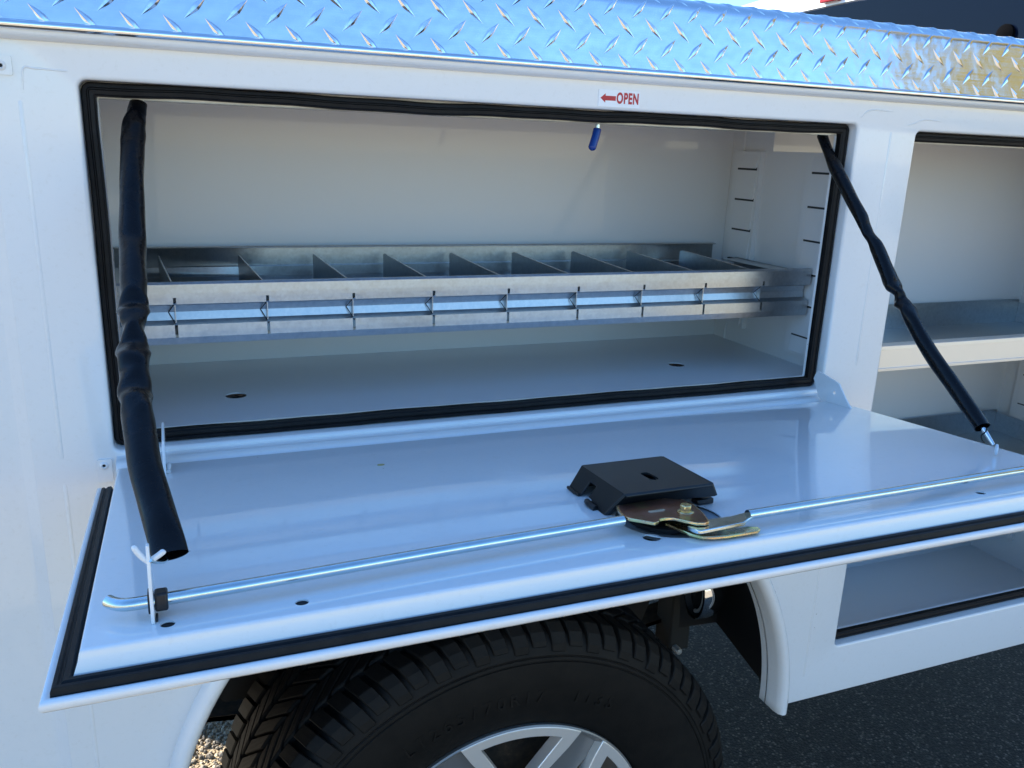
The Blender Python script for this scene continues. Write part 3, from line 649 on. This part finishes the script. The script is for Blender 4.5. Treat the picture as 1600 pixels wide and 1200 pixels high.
# latch: dished escutcheon, rotor, plates, bolt, cover
m = MB(); rows = []
for r_, t in ((lr + .0012, T - .0028), (lr - .003, T - .0034), (lr - .010, T - .0050), (.001, T - .0055)):
    rows.append([D(lc[0] + r_ * math.cos(a), lc[1] + r_ * math.sin(a), t) for a in [2 * PI * i / 48 for i in range(48)]])
part('latch_dish', m.grid(rows, close_v=True), mat('grey_plastic', (.33, .34, .35), .4), door, smooth=60)
rows = [[D(lc[0] + r_ * math.cos(a), lc[1] - .004 + r_ * math.sin(a), t) for a in [2 * PI * i / 48 for i in range(48)]] for r_, t in ((.034, T - .003), (.0340, T + .0005), (.032, T + .0018), (.001, T + .0018))]
part('latch_rotor', MB().grid(rows, close_v=True), PLASTIC, door, smooth=40)
tp_ = [(.412, .318), (.4075, .330), (.4056, .3420), (.4075, .3500), (.4135, .3562), (.4215, .3655), (.4262, .3640), (.4298, .3595), (.4355, .3590), (.4417, .3610), (.4480, .3700), (.4537, .3783), (.4600, .3806), (.4650, .3790), (.4678, .3734), (.4728, .3583), (.4767, .3382), (.474, .325), (.460, .316)]
part('latch_plate', MB().plate(tp_, [], T + .0118, T + .0146, D), YZINC, door, bevel=.0006)
part('plate_face', MB().plate([((a - .441) * .955 + .441, (b - .348) * .955 + .348) for a, b in tp_], [], T + .0145, T + .01485, D), BRONZE, door)
part('plate_slot', MB().prism(rrect(.4290, .4450, .3412, .3450, .0018), T + .0148, T + .0152, D), ZINC, door)
hk = [(.444, .345), (.447, .360), (.4500, .3745), (.4560, .3835), (.4640, .3872), (.4759, .3890), (.5060, .3893), (.5115, .3860), (.5115, .3815), (.5046, .3775), (.480, .3745), (.468, .366), (.462, .345)]
part('latch_hook', MB().plate(hk, [], T + .0016, T + .0046, D), YZINC, door, bevel=.0009)
fe = [(.4472, .3740), (.4500, .3850), (.4523, .3867), (.4960, .3835), (.5055, .3775), (.5120, .3745), (.5120, .3640), (.5050, .3648), (.4950, .3670), (.4720, .3665)]
part('rod_flat_end', MB().plate(fe, [], T + .0078, T + .0112, D), ZINC, door, bevel=.0008)
bc = (.4580, .3545)
wsh = [[D(bc[0] + r_ * math.cos(a), bc[1] + r_ * math.sin(a), t) for a in [2 * PI * i / 24 for i in range(24)]] for r_, t in ((.0072, T + .0146), (.0072, T + .0156), (.0058, T + .0164), (.001, T + .0166))]
bolt = part('latch_bolt', MB().grid(wsh, close_v=True), YZINC, door, smooth=40)
part('hex_head', MB().prism([(bc[0] + .0052 * math.cos(R(a)), bc[1] + .0052 * math.sin(R(a))) for a in range(10, 370, 60)], T + .0160, T + .0218, D), YZINC, bolt, bevel=.0007)
# cover: hollow black plastic shell with cut-outs
HC = .0225
base = [(.4125, .2235), (.4100, .3015), (.5205, .3175), (.5205, .2235)]
top = [(.4250, .2265), (.4215, .3165), (.5112, .3165), (.5140, .2265)]
m = MB(); m.filled(top, [rrect(.4640, .4730, .2665, .2895, .0040)], D, T + HC)
m.filled([(a, b) for a, b in top], [rrect(.4640, .4730, .2665, .2895, .0040)], D, T + HC - .002)
sl = rrect(.4640, .4730, .2665, .2895, .0040); n_ = len(sl)
m.add([D(a, b, T + HC) for a, b in sl] + [D(a, b, T + HC - .002) for a, b in sl], [(i, (i + 1) % n_, n_ + (i + 1) % n_, n_ + i) for i in range(n_)])
cover = part('latch_cover', m, PLASTIC, door, smooth=30)
def side_wall(a0, a1, t0, t1, outline):            # outline in (u along, v up) on the slanted wall, with thickness
    A, B, A2, B2 = Vector(D(*a0)), Vector(D(*a1)), Vector(D(*t0)), Vector(D(*t1))
    nrm = (B - A).cross(A2 - A).normalized() * .0018
    def fr(u, v, h): return tuple((A + (B - A) * u) * (1 - v) + (A2 + (B2 - A2) * u) * v + nrm * h)
    return MB().plate(outline, [], -.5, .5, fr)
cw = lambda *a: part('cover_wall', side_wall(*a), PLASTIC, cover, bevel=.0006)
cw((*base[0], T), (*base[1], T), (*top[0], T + HC), (*top[1], T + HC), [(0, 0), (0, 1), (1, 1), (1, 0), (.62, 0), (.60, .16), (.50, .18), (.50, .66), (.34, .66), (.33, .0)])
cw((*base[1], T), (*base[2], T), (*top[1], T + HC), (*top[2], T + HC), [(0, 0), (0, 1), (1, 1), (1, .52), (.98, .46), (.20, .50), (.06, .46), (.05, 0)])
cw((*base[2], T), (*base[3], T), (*top[2], T + HC), (*top[3], T + HC), [(0, .46), (0, 1), (1, 1), (1, 0), (.3, 0), (.28, .46)])
cw((*base[3], T), (*base[0], T), (*top[3], T + HC), (*top[0], T + HC), [(0, 0), (0, 1), (1, 1), (1, 0)])
rim_ = [D(a + (.0006 if a < .46 else -.0006), b + (.0006 if b < .27 else -.0006), T + HC - .0018) for a, b in top]
m = MB()
for i in range(4):
    m.tube([rim_[i], rim_[(i + 1) % 4]], .0019, 12)
part('cover_edge', m, PLASTIC, cover, smooth=80)
part('cover_foot', MB().tube(smooth_path([D(.4112, .2245, T + .0016), D(.4100, .240, T + .0016), D(.4108, .2490, T + .0016)], 4), .0016, 8), PLASTIC, cover, smooth=70)
part('cover_foot', MB().tube(smooth_path([D(.4092, .2690, T + .002), D(.4068, .278, T + .003), D(.4080, .288, T + .0016)], 4), .0030, 8), PLASTIC, cover, smooth=70)
part('cover_foot', MB().box(.500, .518, .300, .311, T + .0003, T + .006, D), PLASTIC, cover, bevel=.0015)
part('mount_screw', MB().tube([D(.4690, .2800, T), D(.4690, .2800, T + HC - .004)], .0034, 12), ZINC, cover)

# ------------------------------------------------------------------ sleeved support cables
def interp(tab_, t):
    for (a, va), (b, vb) in zip(tab_, tab_[1:]):
        if t <= b:
            f = (t - a) / (b - a); f = f * f * (3 - 2 * f); return va + (vb - va) * f
    return tab_[-1][1]
def sleeve(name, pts, wid, dep, shift, side, seed, kinks, sc=1., n=36, per=16):
    rnd = random.Random(seed); path = smooth_path(pts, per); L_ = [0]
    for a, b in zip(path, path[1:]): L_.append(L_[-1] + (b - a).length)
    rows = []
    for i, p in enumerate(path):
        t = L_[i] / L_[-1]; tg = (path[min(i + 1, len(path) - 1)] - path[max(i - 1, 0)]).normalized()
        u = (Vector(side) - tg * Vector(side).dot(tg)).normalized(); w = tg.cross(u)
        a, b = interp(wid, t) * sc, interp(dep, t); c = p + w * interp(shift, t)
        row = []
        for k in range(n):
            th = 2 * PI * k / n; kk = sum(math.exp(-((t - k) / .045) ** 2) for k in kinks); wr = 1 + .03 * math.sin(3 * th + t * 40 + seed) * math.sin(t * 17 + seed) + kk * (.06 * math.sin(2 * th + t * 75 + seed) + .04 * math.sin(3 * th - t * 130))
            row.append(c + u * (a * math.cos(th) * wr) + w * (b * math.sin(th) * wr))
        rows.append(row)
    return part(name, MB().grid(rows, close_v=True), VINYL, truck, smooth=75)
LP = [(.050, .010, .353), (.047, -.003, .339), (.044, -.020, .321), (.041, -.055, .283), (.039, -.105, .234), (.039, -.150, .200), (.038, -.180, .180), (.038, -.197, .168), (.037, -.217, .156), (.038, -.237, .143), (.038, -.258, .132), (.040, -.288, .115), (.043, -.322, .096), (.049, -.353, .078), (.055, -.380, .063), (.0575, -.397, .055)]
c1 = sleeve('cable_sleeve', LP,
    [(0, .0088), (.03, .0095), (.055, .0122), (.10, .0118), (.2, .0114), (.33, .0125), (.42, .0118), (.47, .0116), (.485, .0130), (.505, .0136), (.528, .0112), (.552, .0088), (.575, .0112), (.590, .0130), (.606, .0136), (.625, .0130), (.66, .0122), (.70, .0132), (.72, .0124), (.85, .0124), (1, .0126)],
    [(0, .0070), (.045, .0062), (.07, .0096), (.2, .0105), (.33, .0085), (.36, .0100), (.47, .0100), (.505, .0075), (.52, .0068), (.552, .0105), (.590, .0085), (.607, .0070), (.63, .0090), (.70, .0078), (.74, .0098), (.93, .0080), (1, .0046)],
    [(0, 0), (.046, .003), (.07, 0), (.30, 0), (.345, -.0012), (.40, 0), (.47, 0), (.492, -.0030), (.522, .0026), (.552, .0008), (.586, -.0028), (.616, .0030), (.65, 0), (.69, -.0014), (.71, .0010), (.75, 0), (1, 0)], (1, 0, 0), 1, (.05, .505, .605, .70), .93)
part('cable_hook', MB().tube(smooth_path([(.0440, .011, .372), (.0450, .010, .360), (.0475, .0085, .352), (.0525, .0085, .352), (.0545, .010, .360), (.0550, .011, .372)], 6), .0019, 10), PAINT, c1, smooth=70)
part('steel_cable', MB().tube(smooth_path([(.0540, -.372, .0665), (.0560, -.392, .0575), (.0545, -.402, .0545), (.0500, -.4120, .0590), (.0462, -.4180, .0640)], 6), .0013, 10), ZINC, c1, smooth=70)
RP = [(.920, .021, .356), (.919, -.006, .323), (.917, -.053, .276), (.916, -.094, .236), (.914, -.134, .194), (.913, -.160, .165), (.911, -.174, .153), (.910, -.187, .142), (.908, -.222, .110), (.907, -.278, .068), (.905, -.315, .041)]
c2 = sleeve('cable_sleeve', RP,
    [(0, .0098), (.06, .0100), (.25, .0092), (.33, .0108), (.38, .0094), (.47, .0112), (.540, .0142), (.568, .0090), (.586, .0070), (.606, .0118), (.632, .0136), (.68, .0098), (.75, .0094), (1, .0098)],
    [(0, .0064), (.06, .0060), (.12, .0086), (.30, .0080), (.36, .0055), (.42, .0085), (.545, .0085), (.570, .0064), (.59, .0084), (.622, .0066), (.66, .0084), (.80, .0088), (1, .0080)],
    [(0, 0), (.30, 0), (.355, -.0020), (.40, 0), (.545, -.0014), (.572, .0024), (.592, -.0016), (.622, .0022), (.66, 0), (1, 0)], (.72, .60, .33), 4, (.36, .56, .61))
part('cable_hook', MB().tube(smooth_path([(.9160, .022, .374), (.9165, .021, .362), (.919, .018, .352), (.923, .020, .358), (.924, .022, .374)], 6), .0018, 10), CLEAR, c2, smooth=70)
part('cable_end', MB().tube([(.9050, -.312, .0435), (.9047, -.3225, .0350), (.9043, -.3330, .0265)], lambda t: .0025 if t < .55 else .0018, 12), CHROME, c2, smooth=60)
part('eyelet', MB().tube([Vector((.9043, -.3375, .0225)) + Vector((0, .6 * math.cos(R(a)), .8 * math.sin(R(a)))) * .0062 * 1 + Vector((.0062 * .0, 0, 0)) + Vector((.004 * math.cos(R(a)), 0, 0)) for a in range(0, 361, 18)], .0014, 8, False), CLEAR, c2, smooth=70)
part('binding_wire', MB().tube(smooth_path([(.9072, -.3180, .0410), (.9035, -.3215, .0385), (.9010, -.3190, .0330), (.9020, -.3200, .0280), (.9040, -.322, .0250)], 5), .0008, 8), BLACK, c2)

# ------------------------------------------------------------------ galvanised divider tray in the horizontal compartment
TX0, TX1 = -.022, .9835
tray = empty('divider_tray', (.48, .19, .1 + OZ))
tag(tray, 'long galvanised metal tray with nine thin dividers across the horizontal compartment', 'tray')
sx_list = [.0700 + .1032 * i for i in range(9)]
prof = [(.094, .1605), (.0805, .1622), (.0788, .1600), (.0786, .1500), (.0786, .1450), (.0786, .1378), (.0905, .1345), (.0930, .1260), (.0905, .1165), (.0786, .1128), (.0786, .1050), (.0786, .0985), (.0800, .0905), (.094, .0895)]
slot_seg = set(range(4, 11))
cols = [TX0]
for x in sx_list: cols += [x - .0017, x + .0017]
cols.append(TX1); cols_f = []
for a, b in zip(cols, cols[1:]):
    k = 6 if b - a > .01 else 1; cols_f += [a + (b - a) * i / k for i in range(k)]
cols_f.append(TX1)
def is_slot(i): mid = (cols_f[i] + cols_f[i + 1]) / 2; return any(abs(mid - x) < .0017 for x in sx_list)
fr_o = part('front_rail', MB().grid([[(x, y, z) for y, z in prof] for x in cols_f], skip=lambda i, j: is_slot(i) and j in (4, 9, 10)), GALV, tray, smooth=0)
sm = fr_o.modifiers.new('thickness', 'SOLIDIFY'); sm.thickness = .0012; sm.offset = 0
TB = .300
bp_ = [(TB - .010, .1765), (TB, .1775), (TB, .1500), (TB - .005, .1490), (TB - .005, .1360), (TB - .001, .1350), (TB - .001, .1000)]
o = part('back_rail', MB().grid([[(x, y, z) for y, z in bp_] for x in (TX0 + .02, .2, .4, .6, .8, TX1 - .03)]), GALV, tray, smooth=30)
sm = o.modifiers.new('thickness', 'SOLIDIFY'); sm.thickness = .0012; sm.offset = 0
part('tray_bottom', MB().box(TX0 + .01, TX1 - .012, .090, TB - .012, .0985, .0997), GALV, tray)
for x in sx_list:
    pr = [(.0835, .112), (.0835, .1385), (.0965, .1460), (.0985, .1540), (.105, .1575), (TB - .020, .1665), (TB - .0145, .1655), (TB - .0145, .1002), (.099, .1002), (.0945, .1085)]
    o = part('divider', MB().plate(pr, [], x - .0005, x + .0005, lambda a, b, h: (h - .017 * max(0, (a - .0835) / .2), a, b)), GALV, tray, smooth=0)
    part('divider_reflection', MB().tube([(x + .0006, .0790, .1400), (x - .0030, .0850, .1335), (x - .0075, .0905, .1262), (x - .0030, .0850, .1180), (x + .0006, .0790, .1110)], .0006, 6), BLACK, o)  # black lines drawn in for each divider's reflection in the recess
    part('divider_hem', MB().tube([(x - .0018, .105, .1577), (x - .0167, TB - .020, .1667)], .0011, 8), GALV, o, smooth=70)
for x in (TX1 - .002, TX0 + .006):
    s_ = 1 if x > .5 else -1
    part('end_bracket', MB().plate([(.094, .0895), (.094, .1610), (.105, .1560), (.270, .1560), (.270, .1480), (.27, .0895)], [], x - .0006, x + .0006, YZ), GALV, tray)
    part('end_flange', MB().box(min(x, x - s_ * .035), max(x, x - s_ * .035), .108, .262, .1535, .1548), GALV, tray)
    part('strip_tongue', MB().box(min(x, x + s_ * .004), max(x, x + s_ * .004), .245, .292, .150, .1528), BLACK, tray)

LIPMET = mat('lip_reflection_cream', (.84, .82, .77), .34, .55)  # cream tone holds the sunlit ground's reflection in the galvanised lip
# ------------------------------------------------------------------ shelves in the vertical compartment
def shelf(z, label):
    sh_ = empty('metal_shelf', (1.39, .16, z + OZ)); tag(sh_, label, 'shelf')
    pf = [(.052, z + .039), (.048, z + .042), (.0305, z + .0422), (.0292, z + .0412), (.029, z + .0355), (.0300, z + .0350), (.0300, z + .006), (.0290, z + .0050), (.0292, z + .0006), (.0305, z), (.045, z)]
    part('front_lip', MB().grid([[(x, y, zz) for y, zz in pf] for x in (VX0 + .012, 1.2, 1.4, 1.6, VX1 - .020)]), LIPMET, sh_, smooth=15)
    part('shelf_deck', MB().box(VX0 + .0135, VX1 - .021, .040, VY1 - .012, z + .002, z + .0035), GALV, sh_)
    part('back_lip', MB().box(VX0 + .0135, VX1 - .021, VY1 - .0125, VY1 - .011, z, z + .052), GALV, sh_)
    for x in (VX0 + .012, VX1 - .0205): part('end_lip', MB().box(x, x + .0012, .045, VY1 - .012, z + .002, z + .045), GALV, sh_)
    return sh_
shelf(.003, 'galvanised shelf with bright front lip, upper one in the tall right compartment')
shelf(-.243, 'lower galvanised shelf in tall right compartment, just above the open door corner')

# ------------------------------------------------------------------ loose gravel on the sunlit asphalt under the truck
m = MB(); rnd = random.Random(3)
ico = bmesh.new(); bmesh.ops.create_icosphere(ico, subdivisions=1, radius=1); iv = [v.co.copy() for v in ico.verts]; ico.verts.index_update(); ifc = [tuple(v.index for v in f.verts) for f in ico.faces]; ico.free()
for i in range(9000):
    x, y = rnd.uniform(-.35, .55), rnd.uniform(.60, 1.65); r_ = .0030 + .0050 * rnd.random() ** 2.2
    q = Matrix.Rotation(rnd.uniform(0, 6.3), 3, 'Z') @ Matrix.Rotation(rnd.uniform(0, 3), 3, 'X'); sc = (rnd.uniform(.8, 1.4), rnd.uniform(.7, 1.1), rnd.uniform(.5, .9))
    m.add([Vector((x, y, -OZ + .004 + r_ * .3)) + q @ Vector((v.x * sc[0] * rnd.uniform(.85, 1.15), v.y * sc[1], v.z * sc[2])) * r_ for v in iv], ifc)
tag(part('gravel', m, STONE, smooth=0, weld=False), 'loose tan gravel in sunlight on the asphalt behind the tyre', 'gravel', kind='stuff')

# ------------------------------------------------------------------ trees that the right end of the tread plate mirrors
def tree(x, y, h, rx, seed, label):
    rnd = random.Random(seed); t = empty('tree', (x, y, 0)); tag(t, label, 'tree', 'trees mirrored in the tread plate')
    m = MB().tube(smooth_path([(x, y, -OZ), (x + .1, y, -OZ + h * .25), (x - .1, y + .1, -OZ + h * .5), (x, y, -OZ + h * .85)], 5), lambda k: .22 * (1 - .8 * k), 10)
    for i in range(9):
        a = rnd.uniform(0, 6.3); z = -OZ + h * rnd.uniform(.3, .7); l = rx * rnd.uniform(.6, .95)
        m.tube([(x, y, z), (x + l * .5 * math.cos(a), y + l * .5 * math.sin(a), z + .5), (x + l * math.cos(a), y + l * math.sin(a), z + 1.3)], lambda k: .07 * (1 - .8 * k), 6)
    part('trunk', m, BARK, t)
    m = MB(); cl = []
    for i in range(70):
        a = rnd.uniform(0, 6.3); u = rnd.uniform(-1, 1); q = rnd.uniform(.35, 1) ** .5; s_ = math.sqrt(1 - u * u)
        cl.append((Vector((x + rx * q * s_ * math.cos(a), y + rx * q * s_ * math.sin(a), -OZ + h * .56 + h * .42 * q * u)), rnd.uniform(.5, 1.1)))
    for c_, r_ in cl:
        for k in range(120):
            d = Vector((rnd.gauss(0, 1), rnd.gauss(0, 1), rnd.gauss(0, 1))); p = c_ + d.normalized() * r_ * rnd.random() ** .4
            e1 = Vector((rnd.gauss(0, 1), rnd.gauss(0, 1), rnd.gauss(0, 1))).normalized(); e2 = e1.orthogonal().normalized(); w = rnd.uniform(.10, .20)
            m.add([p - e1 * w, p + e2 * w * .55, p + e1 * w, p - e2 * w * .55], [(0, 1, 2, 3)])
    part('crown', m, LEAF, t, smooth=0, weld=False)
tree(13.6, -7.2, 13, 2.7, 1, 'olive tree mirrored at the right end of the plate, nearest the truck')
tree(17.5, -8.2, 14, 3.2, 2, 'tall olive tree mirrored in the plate, behind the nearest tree')
tree(18.5, -4.4, 13, 3.2, 5, 'olive tree mirrored at the extreme right corner of the plate')
